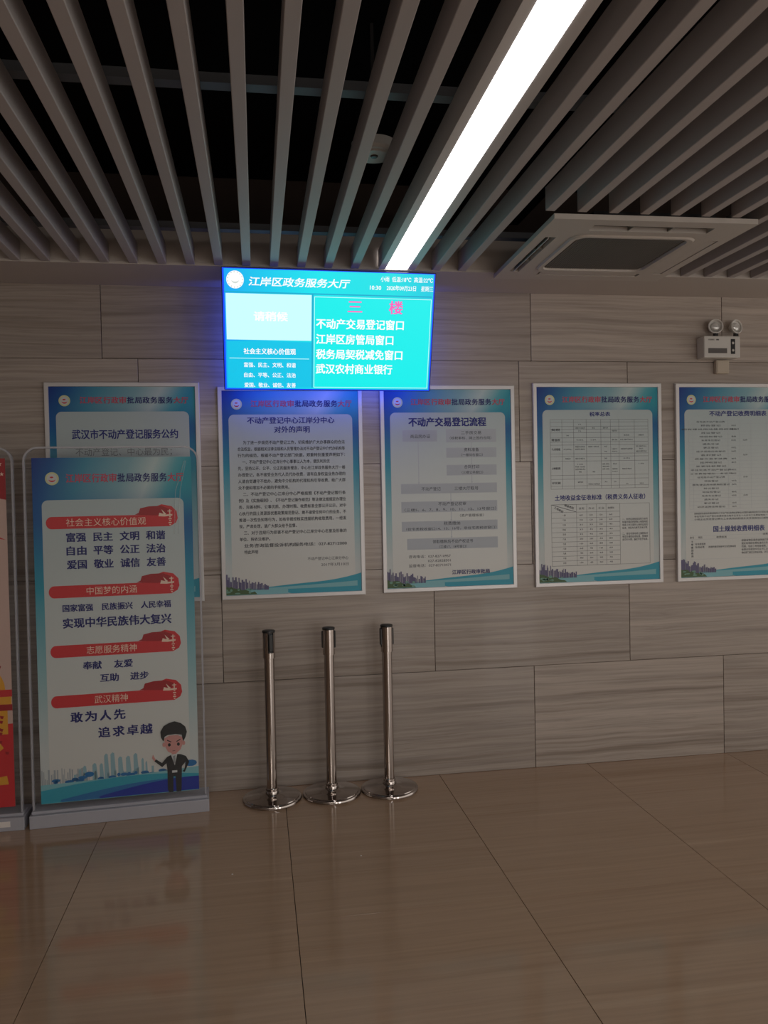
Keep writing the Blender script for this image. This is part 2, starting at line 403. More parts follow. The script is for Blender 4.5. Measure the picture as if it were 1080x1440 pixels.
while k < gr[1] - 0.02:
    bbox(bm, k, k + 0.004, gr[2] + 0.006, gr[3] - 0.006, 0.002, 0.0125); k += 0.0115
link('intake_grille', mesh(bm), M['acg'], ac)
for i, s in enumerate(slots):
    horiz = i < 2; opened = i in (0, 2)
    bm = bmesh.new(); bbox(bm, s[0] - 0.004, s[1] + 0.004, s[2] - 0.004, s[3] + 0.004, 0.0222, 0.06)
    sl = link('air_slot', mesh(bm), M['soft_black'], ac)
    bm = bmesh.new()
    if horiz: bbox(bm, -(s[1] - s[0]) / 2 + 0.012, (s[1] - s[0]) / 2 - 0.012, -0.025, 0.025, -0.002, 0.002, 0.001)
    else: bbox(bm, -0.022, 0.022, -(s[3] - s[2]) / 2 + 0.012, (s[3] - s[2]) / 2 - 0.012, -0.002, 0.002, 0.001)
    fl = link('flap', mesh(bm), M['soft_black'] if opened and horiz else M['acw'], ac)
    fl.location = ((s[0] + s[1]) / 2, (s[2] + s[3]) / 2, (0.017 if horiz else 0.014) if opened else 0.004)
    if opened: fl.rotation_euler = (math.radians(12), 0, 0) if horiz else (0, math.radians(-62), 0)
    if opened:
        for q in range(1, 3):
            bm = bmesh.new()
            if horiz: xx = s[0] + (s[1] - s[0]) * q / 3; bbox(bm, xx - 0.003, xx + 0.003, s[2], s[3], 0.004, 0.0222)
            else: yy = s[2] + (s[3] - s[2]) * q / 3; bbox(bm, s[0], s[1], yy - 0.003, yy + 0.003, 0.004, 0.0222)
            link('vane_divider', mesh(bm), M['acg'], ac)

# ------------------------------------------------------------ round detector between the slats
d = empty('smoke_detector', (0.468, 3.03, CZ + 0.10)); tag(d, 'round white detector glimpsed above the slats left of the strip lamp', 'smoke detector')
bm = lathe(bmesh.new(), [(0, 0.015), (0.055, 0.012), (0.06, 0.017), (0.075, 0.017), (0.085, 0.028), (0.085, 0.06), (0, 0.06)])
link('body', mesh(bm, smooth=True), M['white'], d)
bm = lathe(bmesh.new(), [(0, 0.008), (0.012, 0.009), (0.016, 0.0149), (0, 0.0149)], 16)
link('sensor_cap', mesh(bm, smooth=True), M['greyp'], d)
link('suspension_rod', box(-0.006, 0.006, -0.006, 0.006, 0.06, 0.508), M['soft_black'], d)

# ------------------------------------------------------------ television
Wt, Ht = 1.088, 0.612
bot = Vector((0.391, 4.250, 2.200))
tilt = math.radians(17.5)
tv = empty('television'); tag(tv, 'glowing cyan information screen tilted down from the wall above the posters', 'television')
tv.matrix_world = Matrix.Translation(bot) @ Matrix.Rotation(math.radians(0.45), 4, 'Y') @ Matrix.Rotation(tilt, 4, 'X')
M['bezel'] = mat('bezel_gloss', (0.006, 0.008, 0.03), 0.12)  # black bezel, coloured dark blue for the glare of the screen
M['s_bg'] = mat('screen_cyan', (0, 0, 0), 0.3); 
nt = M['s_bg'].node_tree; b = nt.nodes['Principled BSDF']
tc = nd(nt, 'ShaderNodeTexCoord'); sp = nd(nt, 'ShaderNodeSeparateXYZ'); nt.links.new(tc.outputs['Object'], sp.inputs[0])
uu = nd(nt, 'ShaderNodeMath', operation='DIVIDE', inp={1: Wt}); nt.links.new(sp.outputs['X'], uu.inputs[0])
rp = ramp(nt, [(0.0, (0.0, 0.36, 0.95)), (0.12, (0.0, 0.52, 0.86)), (0.45, (0.0, 0.78, 0.85)), (0.8, (0.0, 0.74, 0.78)), (1.0, (0.0, 0.58, 0.76))]); nt.links.new(uu.outputs[0], rp.inputs[0])
nt.links.new(rp.outputs[0], b.inputs['Emission Color']); b.inputs['Emission Strength'].default_value = 1.0
def em(name, c, s=1.0): M[name] = mat(name, (0, 0, 0), 0.3, emit=c, strength=s); return M[name]
em('s_bloom', (0.0, 0.06, 0.95)); em('s_white', (1, 1, 1), 1.0); em('s_pale', (0.60, 1.0, 1.0), 1.0); em('s_dark', (0.0, 0.40, 0.62), 1.0)
em('s_panel', (0.0, 0.86, 0.84), 1.0); em('s_left', (0.0, 0.56, 0.82), 1.0); em('s_pink', (0.95, 0.13, 0.52), 1.0); em('s_line', (0.55, 1.0, 1.0), 1.0); em('s_emb', (0.62, 0.70, 0.66), 1.0)
em('s_soft', (0.85, 1.0, 1.0), 1.0)
bm = bmesh.new()
bbox(bm, -Wt / 2, Wt / 2, 0.0, 0.028, 0, Ht, 0.003, 2)
link('casing', mesh(bm), M['bezel'], tv)
link('rear_housing', box(-Wt * 0.36, Wt * 0.36, 0.0285, 0.065, 0.06, Ht * 0.72, 0.01, 2), M['black'], tv)
scr = empty('screen', (-Wt / 2, -0.0006, Ht)); scr.parent = tv
def T(u): return u * Wt
def V(v): return v * Ht
F = Flat(); F.rect(T(0.004), V(0.006), T(0.996), V(0.994), 0); F.build('bloom_margin', M['s_bloom'], scr)  # blue lens bloom round the picture, put in as a glowing margin
F = Flat(); F.rect(T(0.012), V(0.012), T(0.990), V(0.984), 1); F.build('background', M['s_bg'], scr)
F = Flat(); F.rect(T(0.018), V(0.205), T(0.412), V(0.578), 2); F.build('video_window', M['s_pale'], scr)
F = Flat(); F.rect(T(0.018), V(0.590), T(0.412), V(0.975), 2); F.build('slogan_panel', M['s_left'], scr)
F = Flat(); F.rect(T(0.424), V(0.215), T(0.984), V(0.972), 2); F.build('notice_panel', M['s_panel'], scr)
F = Flat(); F.frame(T(0.424), V(0.215), T(0.984), V(0.972), 0.0032, 3); F.rect(T(0.028), V(0.728), T(0.402), V(0.733), 3); F.build('rules', M['s_line'], scr, each=True)
F = Flat(); F.rect(T(0.413), V(0.20), T(0.4205), V(0.975), 3); F.rect(T(0.012), V(0.190), T(0.984), V(0.200), 3); F.build('divider', M['s_dark'], scr, each=True)
F = Flat(); F.circ(T(0.062), V(0.098), 0.043, 3, 32); F.build('emblem_disc', M['s_white'], scr)
F = Flat()
for a in range(0, 360, 24): F.circ(T(0.062) + 0.037 * math.cos(math.radians(a)), V(0.098) + 0.037 * math.sin(math.radians(a)), 0.0032, 4, 8)
pts = [(T(0.062) + 0.019 * math.cos(math.radians(a)), V(0.098) + 0.018 * math.sin(math.radians(a))) for a in range(10, 171, 16)]
pts += [(T(0.062) + 0.019 * math.cos(math.radians(a)), V(0.098) + 0.010 * math.sin(math.radians(a))) for a in range(170, 9, -16)]
F.poly(pts, 4); F.build('emblem_mark', M['s_emb'], scr)
F = Flat()
F.text('江岸区政务服务大厅', T(0.125), T(0.588), V(0.108), 0.043, 0.018, 4, shear=0.18)
F.text('小雨  低温:18℃  高温:22℃', T(0.735), T(0.985), V(0.060), 0.026, 0.012, 4)
F.text('10:30', T(0.685), T(0.738), V(0.130), None, 0.012, 4); F.text('2020年09月23日', T(0.765), T(0.905), V(0.130), 0.026, 0.012, 4); F.text('星期三', T(0.930), T(0.988), V(0.130), 0.026, 0.012, 4)
F.text('社会主义核心价值观', T(0.095), T(0.338), V(0.672), 0.030, 0.022, 4)
for i, s in enumerate(('富强、民主、文明、和谐', '自由、平等、公正、法治', '爱国、敬业、诚信、友善')):
    F.text(s, T(0.095), T(0.338), V(0.785 + 0.085 * i), 0.024, 0.015, 4)
for s, e, v in (('不动产交易登记窗口', 0.853, 0.435), ('江岸区房管局窗口', 0.805, 0.562), ('税务局契税减免窗口', 0.852, 0.688), ('武汉农村商业银行', 0.805, 0.812)):
    F.text(s, T(0.435), T(e), V(v), 0.050, 0.024, 4)
F.build('white_lettering', M['s_white'], scr, each=True)
F = Flat(); F.text('请稍候', T(0.145), T(0.300), V(0.385), 0.045, 0.03, 4); F.build('faint_lettering', M['s_white'], scr)
F = Flat(); F.text('三', T(0.583), T(0.650), V(0.290), 0.066, 0.014, 5); F.text('楼', T(0.780), T(0.845), V(0.290), 0.066, 0.020, 5); F.build('pink_lettering', M['s_pink'], scr, each=True)
# tilting wall bracket behind the set
bm = bmesh.new()
bbox(bm, -0.22, 0.22, 0.0655, 0.071, 0.16, 0.44, 0.001)
br = link('wall_bracket', mesh(bm), M['black'], tv)
Mi = tv.matrix_world.inverted()
bm = bmesh.new(); bbox(bm, -0.12, 0.12, WY - 0.008, WY - 0.0005, 2.30, 2.62); 
bbox(bm, -0.09, -0.07, WY - 0.24, WY - 0.006, 2.40, 2.44); bbox(bm, 0.07, 0.09, WY - 0.24, WY - 0.006, 2.40, 2.44)
for v in bm.verts: v.co = Mi @ (v.co + Vector((0.391, 0, 0)))
link('bracket_arm', mesh(bm), M['black'], tv)

# ------------------------------------------------------------ shared print pieces
def emblem(p, u, v, r):
    F = Flat(); F.circ(u, v, r, 2, 28); F.build('emblem_ring', M['sage'], p)
    F = Flat(); F.circ(u, v, r * 0.74, 3, 24); F.build('emblem_disc', M['paper'], p)
    F = Flat()
    pts = [(u + r * 0.5 * math.cos(math.radians(a)), v + r * 0.08 + r * 0.45 * math.sin(math.radians(a))) for a in range(0, 181, 15)]
    pts += [(u + r * 0.5 * math.cos(math.radians(a)), v + r * 0.08 + r * 0.22 * math.sin(math.radians(a))) for a in range(180, -1, -15)]
    F.poly(pts, 4); F.circ(u - r * 0.05, v - r * 0.2, r * 0.28, 4, 12, r * 0.12); F.build('emblem_mark', M['red'], p, each=True)
def office_title(p, u0, u1, v, h):
    k = (u1 - u0) / 14.0; g = k * 0.12
    F = Flat()
    for i, s in ((0, '江岸区行政审'), (12, '大厅')):
        for q, ch in enumerate(s): F.text(ch, u0 + (i + q) * k + g / 2, u0 + (i + q + 1) * k - g / 2, v, h, 0.022, 3)
    F.build('red_title_lettering', M['redt'], p)
    F = Flat()
    for q, ch in enumerate('批局政务服务'): F.text(ch, u0 + (6 + q) * k + g / 2, u0 + (7 + q) * k - g / 2, v, h, 0.022, 3)
    F.build('dark_title_lettering', M['navy'], p)
def city(p, W, H, v0, v1, u1, rnd, trees=True):
    """printed city silhouette at the lower left corner"""
    F = Flat(); u = 0.0
    while u < u1:
        w_ = rnd.uniform(0.003, 0.009); t_ = (u / u1)
        hh = (v1 - v0) * (0.75 - 0.5 * t_) * rnd.uniform(0.45, 1.0)
        F.rect(u, v1 - hh - (v1 - v0) * 0.25, u + w_, v1 - (v1 - v0) * 0.2, 4); u += w_ + rnd.choice((0, 0, 0.001, 0.003))
    F.build('city_silhouette', M['dusk'], p)
    if trees:
        F = Flat()
        F.poly([(0, v1), (0, v1 - (v1 - v0) * 0.42)] + [(u1 * 0.75 * i / 12, v1 - (v1 - v0) * (0.42 - 0.03 * i + rnd.uniform(-0.04, 0.06))) for i in range(1, 12)] + [(u1 * 0.75, v1)], 5)
        F.build('tree_band', M['green'], p)
        F = Flat()
        for i in range(9): F.circ(rnd.uniform(0.0, u1 * 0.7), v1 - (v1 - v0) * rnd.uniform(0.06, 0.3), rnd.uniform(0.006, 0.016), 6, 9, rnd.uniform(0.003, 0.008))
        F.build('tree_clumps', M['grass'], p)
def wave(p, name, m, u0, u1, fa, fb, layer, n=24):
    F = Flat(); top = [(u0 + (u1 - u0) * i / n, fa(i / n)) for i in range(n + 1)]; botm = [(u0 + (u1 - u0) * i / n, fb(i / n)) for i in range(n, -1, -1)]
    F.poly(top + botm, layer); F.build(name, m, p)

# ------------------------------------------------------------ framed wall posters
FW = 0.024
def wall_poster(x0, x1, z0, z1, label, rnd):
    W, H = x1 - x0, z1 - z0
    t = empty('framed_poster', (x0, WY - 0.0215, z1)); tag(t, label, 'poster', 'framed notice posters along the stone wall')
    bm = bmesh.new()
    o4 = [(0, 0), (W, 0), (W, -H), (0, -H)]; i4 = [(FW, -FW), (W - FW, -FW), (W - FW, -H + FW), (FW, -H + FW)]
    def lp(pts, y, ins=0.0):
        cx, cz = W / 2, -H / 2
        return [bm.verts.new((x + (ins if x < cx else -ins), y, z + (-ins if z > cz else ins))) for x, z in pts]
    A = lp(o4, 0.021); B = lp(o4, 0.003); Bb = lp(o4, 0.0, 0.003); Cc = lp(i4, 0.0, -0.002); D = lp(i4, 0.006)
    for a, b in ((A, B), (B, Bb), (Bb, Cc), (Cc, D)):
        for i in range(4): bm.faces.new([a[i], a[(i + 1) % 4], b[(i + 1) % 4], b[i]])
    link('frame', mesh(bm), M['alu'], t)
    bk = bmesh.new(); bbox(bk, 0.004, W - 0.004, 0.008, 0.0205, -H + 0.004, -0.004); link('backing_board', mesh(bk), M['white'], t)
    pw, ph = W - 2 * FW, H - 2 * FW
    sheet = empty('printed_sheet', (FW, 0.0065, -FW)); sheet.parent = t
    F = Flat(); F.rect(0, 0, pw, ph, 0); F.build('background', M['bg_wall'], sheet)
    F = Flat(); F.rrect(pw * 0.045, ph * 0.116, pw * 0.955, ph * 0.985, 0.03, 1); F.build('text_panel', M['panel'], sheet)
    emblem(sheet, pw * 0.105, ph * 0.065, 0.030)
    office_title(sheet, pw * 0.205, pw * 0.955, ph * 0.063, 0.036)
    wave(sheet, 'teal_wave', M['teal'], pw * 0.30, pw, lambda s: ph * (0.965 - 0.012 * s - 0.045 * s * s - 0.004 * math.sin(6 * s)), lambda s: ph * (0.975 + 0.025 * min(1, s * 4)), 2)
    wave(sheet, 'pale_wave', M['lteal'], pw * 0.10, pw * 0.97, lambda s: ph * (0.972 - 0.012 * s - 0.012 * s * s), lambda s: ph * (0.98 - 0.006 * s), 3)
    F = Flat(); F.rect(0, ph * 0.978, pw * 0.45, ph * 1.0, 2.5); F.build('shore_band', M['lteal'], sheet)
    city(sheet, pw, ph, ph * 0.895, ph * 0.998, pw * 0.30, rnd)
    return t, sheet, pw, ph

# 1: behind the acrylic stand
t, s, pw, ph = wall_poster(-1.114, -0.300, 1.076, 2.284, 'leftmost framed blue poster, mostly hidden behind the acrylic stand', random.Random(1))
F = Flat(); F.text('武汉市不动产登记服务公约', pw * 0.15, pw * 0.875, ph * 0.222, 0.050, 0.022, 3); F.build('heading_lettering', M['headblue'], s, each=True)
F = Flat()
for i, tx in enumerate(('不动产登记、中心最为民；', '工作守纪律、服务讲热情；', '办事重效率、收费按标准；', '窗口一次告、资料一次清；', '廉洁不谋私、公正不偏袒；', '群众提意见、虚心来改进；')):
    F.text(tx, pw * 0.17, pw * 0.83, ph * (0.305 + 0.085 * i), 0.042, 0.006, 3)
F.build('body_lettering', M['greyink'], s)
# 2: statement
t, s, pw, ph = wall_poster(-0.203, 0.604, 1.076, 2.262, 'framed poster under the left half of the television, dense paragraph text', random.Random(2))
F = Flat(); F.text('不动产登记中心江岸分中心', pw * 0.18, pw * 0.82, ph * 0.145, 0.036, 0.022, 3); F.text('对外的声明', pw * 0.375, pw * 0.635, ph * 0.190, 0.037, 0.022, 3)
F.build('heading_lettering', M['headblue'], s, each=True)
F = Flat()
body = [(1.5, '为了进一步规范不动产登记工作，切实维护广大办事群众的合法'), (0, '合法权益，根据相关法律法规和人员管理办法对不动产登记中介代办机构等'), (0, '行为的规范，根据不动产登记部门依据，郑重特别重要声明如下：'),
        (1.2, '一、不动产登记中心江岸分中心事事以人为本，便民利民优'), (0, '先，坚持公开、公平、公正的服务理念，中心在江岸政务服务大厅一楼'), (0, '办理登记，各不接受业务代人员代办收费，请有自身权益业务办理的'),
        (0, '人请自觉遵守不给办，避免中介机构的代理机构引导收费，给广大群'), (0, '众不便和增加不必要的手续费用。'),
        (1.2, '二、不动产登记中心江岸分中心严格按照《不动产登记暂行条'), (0, '例》及《实施细则》、《不动产登记操作规范》等法律法规规定办理业'), (0, '务，完善材料、公事优质、办理时限、收费标准全部公开公示，对中'),
        (0, '心执行的国土资源部优惠政策规范登记、绝不接受任何中介的业务，不'), (0, '推诿一次性告知等行为，如有举报经核实违规机构收取费用，一经发'), (0, '现，严肃处理，请广大群众给予监督。'),
        (1.2, '三、对于违规行为损害不动产登记中心江岸分中心名誉及形象的'), (0, '单位、将依法维护。'), (1.2, '业务咨询监督投诉机构服务电话：027-82712000'), (1.2, '特此声明')]
nmax = 32.0
for i, (ind, tx) in enumerate(body):
    u0 = pw * (0.105 + 0.027 * ind); n_ = len(tx)
    u1 = pw * 0.895 if n_ >= 27 else u0 + pw * 0.79 * n_ / nmax
    F.text(tx, u0, u1, ph * (0.253 + 0.0316 * i), 0.0205, 0.012, 3)
F.text('不动产登记中心江岸分中心', pw * 0.60, pw * 0.905, ph * 0.832, 0.019, 0.004, 3); F.text('2017年3月10日', pw * 0.70, pw * 0.905, ph * 0.863, 0.019, 0.004, 3)
F.build('body_lettering', M['ink'], s)
# 3: flow chart
t, s, pw, ph = wall_poster(0.706, 1.505, 1.080, 2.270, 'framed poster with a flow chart of pale grey boxes under the screen corner', random.Random(3))
F = Flat(); F.text('不动产交易登记流程', pw * 0.19, pw * 0.80, ph * 0.164, 0.050, 0.036, 3); F.build('heading_lettering', M['headblue'], s, each=True)
F = Flat()
for a, b_, c_, d_ in ((0.14, 0.41, 0.205, 0.262), (0.48, 0.88, 0.200, 0.268), (0.48, 0.88, 0.295, 0.345), (0.48, 0.88, 0.382, 0.435), (0.12, 0.88, 0.475, 0.525), (0.12, 0.88, 0.565, 0.620), (0.12, 0.88, 0.665, 0.715), (0.16, 0.88, 0.752, 0.808)):
    F.rect(pw * a, ph * c_, pw * b_, ph * d_, 2)
for u, a, b_ in ((0.68, 0.268, 0.295), (0.68, 0.345, 0.382), (0.68, 0.435, 0.475), (0.51, 0.525, 0.565), (0.51, 0.620, 0.665), (0.51, 0.715, 0.752), (0.26, 0.262, 0.475)):
    F.rect(pw * u - 0.002, ph * a, pw * u + 0.002, ph * b_, 2); F.poly([(pw * u - 0.006, ph * b_ - 0.008), (pw * u + 0.006, ph * b_ - 0.008), (pw * u, ph * b_)], 2.4)
F.build('flow_box', M['box'], s, each=True)
F = Flat()
for tx, a, b_, v, h in (('商品房办证', 0.20, 0.355, 0.236, 0.021), ('二手房交易', 0.60, 0.76, 0.219, 0.020), ('（核税审核、网上签约合同）', 0.51, 0.84, 0.246, 0.017), ('资料准备', 0.62, 0.74, 0.305, 0.021), ('（一楼综合窗口）', 0.60, 0.77, 0.332, 0.017),
                     ('合同打印', 0.62, 0.74, 0.392, 0.021), ('（三楼公共窗口）', 0.60, 0.77, 0.421, 0.017), ('不动产登记', 0.28, 0.43, 0.502, 0.021), ('三楼大厅取号', 0.54, 0.73, 0.502, 0.021),
                     ('不动产登记初审', 0.41, 0.63, 0.579, 0.021), ('（三楼5、6、7、8、9、10、11、12、13号窗口）', 0.145, 0.87, 0.607, 0.018), ('（资产管理核查）', 0.58, 0.77, 0.640, 0.017),
                     ('税费缴纳', 0.45, 0.58, 0.678, 0.021), ('（住宅类税收窗口14、15、16号，非住宅类税收窗口）', 0.155, 0.87, 0.704, 0.017), ('领取缴税后不动产权证书', 0.36, 0.68, 0.770, 0.021), ('（三楼17、18号窗口）', 0.41, 0.63, 0.797, 0.017),
                     ('咨询电话：027-82710957', 0.17, 0.50, 0.843, 0.018), ('027-82828501', 0.32, 0.50, 0.866, 0.018), ('监督电话：027-82710471', 0.17, 0.50, 0.889, 0.018)):
    F.text(tx, pw * a, pw * b_, ph * v, h, 0.005, 3)
F.build('body_lettering', M['ink'], s)
F = Flat(); F.text('江岸区行政审批局', pw * 0.51, pw * 0.81, ph * 0.928, 0.026, 0.02, 5); F.build('signature_lettering', M['navy'], s)
# 4: tax tables
t, s, pw, ph = wall_poster(1.618, 2.428, 1.078, 2.284, 'framed poster of ruled tax tables between the flow chart and rightmost poster', random.Random(4))
F = Flat(); F.text('税率总表', pw * 0.43, pw * 0.60, ph * 0.138, 0.026, 0.02, 3); F.text('土地收益金征收标准（税费义务人征收）', pw * 0.135, pw * 0.885, ph * 0.566, 0.032, 0.02, 3); F.build('heading_lettering', M['headblue'], s, each=True)
F = Flat(); tk = 0.0016
cols = [0.105, 0.20, 0.295, 0.40, 0.52, 0.60, 0.67, 0.80, 0.915]
for v in (0.165, 0.178, 0.20, 0.215, 0.232, 0.258, 0.280, 0.295, 0.340, 0.355, 0.378, 0.450, 0.470, 0.505, 0.520): F.rect(pw * 0.105, ph * v, pw * 0.915, ph * v + tk, 3)
for i, u in enumerate(cols): F.rect(pw * u, ph * 0.165, pw * u + tk, ph * 0.520, 3)
for i in range(12): F.rect(pw * 0.105, ph * (0.645 + 0.0245 * i) - (ph * 0.045 if i == 0 else 0), pw * 0.67, ph * (0.645 + 0.0245 * i) + tk - (ph * 0.045 if i == 0 else 0), 3)
F.rect(pw * 0.105, ph * 0.640, pw * 0.67, ph * 0.640 + tk, 3); F.rect(pw * 0.105, ph * 0.600, pw * 0.92, ph * 0.600 + tk, 3); F.rect(pw * 0.105, ph * 0.915, pw * 0.92, ph * 0.915 + tk, 3)
for u in (0.105, 0.31, 0.395, 0.475, 0.555, 0.67, 0.92): F.rect(pw * u, ph * 0.600, pw * u + tk, ph * 0.915, 3)
F.poly([(pw * 0.105, ph * 0.602), (pw * 0.112, ph * 0.600), (pw * 0.31, ph * 0.638), (pw * 0.303, ph * 0.640)], 3)
F.build('table_rules', M['greyink'], s)
F = Flat(); rn = random.Random(44)
for i, (tx, v) in enumerate((('契税', 0.218), ('增值税', 0.270), ('个人所得税', 0.318), ('土地增值税', 0.415), ('印花税', 0.490))): F.text(tx, pw * 0.115, pw * 0.185, ph * v, 0.014, 0.01, 3)
words = ['住宅首套90平米以下', '住宅二套90平米以上', '非住宅', '1%', '1.5%', '2%', '3%', '5%', '普通住宅满两年免征', '非普通住宅全额征收', '差额征收', '家庭唯一住房免征', '免征', '核定征收', '0.05%', '按成交价格征收']
for r_, v in enumerate((0.190, 0.209, 0.224, 0.247, 0.270, 0.305, 0.318, 0.331, 0.366, 0.395, 0.408, 0.421, 0.434, 0.487, 0.498)):
    for c_ in range(1, 8):
        if rn.random() < 0.42: continue
        tx = rn.choice(words); a = cols[c_] + 0.012; b_ = cols[c_ + 1] - 0.012; wn = len(tx) * 0.011
        if wn < b_ - a: m_ = (a + b_) / 2; a, b_ = m_ - wn / 2, m_ + wn / 2
        F.text(tx, pw * a, pw * b_, ph * v, 0.0085, 0.0, 3)
for q, tx in enumerate(('住宅', '办公', '工业', '商业服务业')): F.text(tx, pw * (0.33 + 0.08 * q), pw * (0.375 + 0.083 * q), ph * 0.622, 0.013, 0.005, 3)
for i in range(11):
    for q in range(4): F.text(str(rn.choice((35, 45, 60, 80, 120, 150, 200))), pw * (0.335 + 0.082 * q), pw * (0.362 + 0.082 * q), ph * (0.656 + 0.0245 * i), 0.011, 0.005, 3)
    F.text('一二三四五六七八九十末'[i] + '级', pw * 0.195, pw * 0.222, ph * (0.656 + 0.0245 * i), 0.011, 0.0, 3)
F.text('用途类别', pw * 0.21, pw * 0.29, ph * 0.612, 0.014, 0.01, 3, rot=0.35); F.text('土地级别', pw * 0.125, pw * 0.205, ph * 0.626, 0.014, 0.01, 3, rot=0.5)
for i, tx in enumerate(('一、本表征收标准适用于本市', '所辖范围内的划拨土地使用权', '住房上市交易时土地收益金的', '征收，单位为元每平方米计算。', '', '二、非住宅用地转让按照有关', '规定办理的征收标准，依据原', '成交价计算，最低不低于标准。')):
    if tx: F.text(tx, pw * 0.69, pw * 0.905, ph * (0.683 + 0.0152 * i), 0.0135, 0.004, 3)
F.build('table_lettering', M['ink'], s)
# 5: rightmost, partly outside the frame
t, s, pw, ph = wall_poster(2.520, 3.330, 1.078, 2.284, 'rightmost framed poster, running out of view below the emergency light', random.Random(5))
F = Flat(); F.text('不动产登记收费明细表', pw * 0.26, pw * 0.76, ph * 0.138, 0.032, 0.022, 3); F.text('国土规划收费明细表', pw * 0.285, pw * 0.735, ph * 0.748, 0.036, 0.022, 3); F.build('heading_lettering', M['headblue'], s, each=True)
F = Flat()
for i in range(25): F.rect(pw * 0.08, ph * (0.172 + 0.0195 * i), pw * 0.93, ph * (0.172 + 0.0195 * i) + 0.0009, 3)
for u in (0.08, 0.115, 0.42, 0.52, 0.62, 0.76, 0.93): F.rect(pw * u, ph * 0.172, pw * u + 0.0009, ph * 0.640, 3)
for v in (0.655, 0.700, 0.780, 0.800, 0.905): F.rect(pw * 0.08, ph * v, pw * 0.93, ph * v + 0.0009, 3)
F.build('table_rules', M['box'], s)
F = Flat(); rn = random.Random(55)
names = ['住宅类不动产登记费', '非住宅类不动产登记费', '抵押权登记', '查封登记', '更正登记', '车库车位登记', '异议登记', '预告登记', '工本费每增加一本证书', '变更转移登记', '房屋交易手续费', '经济适用住房登记', '遗失补证', '地役权登记', '国有建设用地使用权登记']
for i in range(24):
    tx = names[(i * 7) % len(names)]; wn = 0.016 * len(tx) * rn.uniform(0.8, 1.4)
    F.text(tx, pw * (0.27 - wn), pw * (0.27 + wn), ph * (0.1815 + 0.0195 * i), 0.0105, 0.0, 3)
    if i % 3: F.text(rn.choice(('80元', '550元', '免收', '10元')), pw * 0.45, pw * 0.49, ph * (0.1815 + 0.0195 * i), 0.0105, 0.0, 3)
    if i in (5, 9, 15, 20): F.text('元/件', pw * 0.55, pw * 0.59, ph * (0.1815 + 0.0195 * i), 0.0105, 0.0, 3)
for i, tx in enumerate(('按照国家发展改革委财政部关于不动产登记收费标准等有关问题的通知规定执行住宅登记收费标准为每件八十元', '非住宅类不动产登记收费标准为每件五百五十元证书工本费每增加一本加收十元', '小微企业免收登记费与工本费用依照相关文件规定执行减免范围')):
    F.text(tx, pw * 0.12, pw * (0.92 - 0.05 * i), ph * (0.664 + 0.0155 * i), 0.0115, 0.0, 3)
for tx, a, b_, v in (('序号', 0.08, 0.115, 0.791), ('项目', 0.15, 0.185, 0.791), ('收费标准', 0.31, 0.40, 0.791), ('收费依据', 0.72, 0.81, 0.781), ('征地管理费', 0.125, 0.215, 0.826), ('及测绘费', 0.125, 0.205, 0.842), ('按面积逐宗地每平方米核算收取', 0.24, 0.48, 0.842)):
    F.text(tx, pw * a, pw * b_, ph * v, 0.0135, 0.008, 3)
for i, ch in enumerate('土地规划费用'): F.text(ch, pw * 0.09, pw * 0.108, ph * (0.812 + 0.0155 * i), 0.013, 0.01, 3)
for i, tx in enumerate(('根据省物价局和省财政厅有关土地管理收费', '规定和测绘收费标准的文件，执行统一的征收', '范围，包括了用地管理费、土地登记测绘工作', '收费以及规划许可证书工本费，执行标准由市', '物价部门核定公布后实施，详见窗口公示说明')):
    F.text(tx, pw * 0.53, pw * (0.92 if i < 4 else 0.86), ph * (0.812 + 0.0165 * i), 0.014, 0.004, 3)
F.build('table_lettering', M['ink'], s)

# ------------------------------------------------------------ twin-head emergency light
e = empty('emergency_light', (2.790, WY, 2.430)); tag(e, 'white twin-head emergency light fixed above the rightmost poster', 'emergency light')
link('battery_box', box(-0.118, 0.118, -0.085, -0.0005, 0, 0.130, 0.006, 2), M['white'], e)
link('name_plate', box(-0.092, 0.030, -0.0865, -0.0855, 0.026, 0.056), M['greyp'], e)
link('indicator_strip', box(0.055, 0.083, -0.0865, -0.0855, 0.022, 0.112), M['black'], e)
F = Flat(); F.text('应急照明灯', 0, 0.042, 0, 0.009, 0.01, 1); F.rect(0.052, -0.004, 0.07, 0.004, 1); o = F.build('small_lettering', M['greyp'], e); o.location = (-0.092, -0.0853, 0.107)
for zz in (0.044, 0.088):
    bm = lathe(bmesh.new(), [(0, 0.004), (0.006, 0.003), (0.008, 0), (0, 0)], 12, M=Matrix.Rotation(math.radians(90), 4, 'X'))
    o = link('indicator_button', mesh(bm), M['white'], e); o.location = (0.069, -0.0866, zz)
for sx, yaw, hx in ((-1, -14, -0.022), (1, 14, 0.112)):
    hd_ = empty('lamp_head', (hx, -0.048, 0.193), (math.radians(90 - 6), 0, math.radians(yaw))); hd_.parent = e; hd_.scale = (0.84, 0.84, 0.84)
    bm = lathe(bmesh.new(), [(0.0, -0.045), (0.026, -0.042), (0.040, -0.020), (0.050, 0.0), (0.052, 0.012), (0.048, 0.014), (0.045, 0.010), (0.043, 0.0), (0.02, -0.014)], 32)
    link('reflector_shell', mesh(bm, smooth=True), M['white'], hd_)
    bm = lathe(bmesh.new(), [(0.043, 0.010), (0.0475, 0.0145), (0.0525, 0.0125), (0.0525, 0.002)], 32); link('rim', mesh(bm, smooth=True), M['white'], hd_)
    bm = lathe(bmesh.new(), [(0, 0.012), (0.014, 0.011), (0.026, 0.006), (0.030, 0.001), (0.030, -0.004), (0, -0.004)], 24); link('lens', mesh(bm, smooth=True), M['lens'], hd_)
    link('swivel_neck', box(hx - 0.012, hx + 0.012, -0.062, -0.038, 0.1305, 0.158, 0.003), M['black'], e)
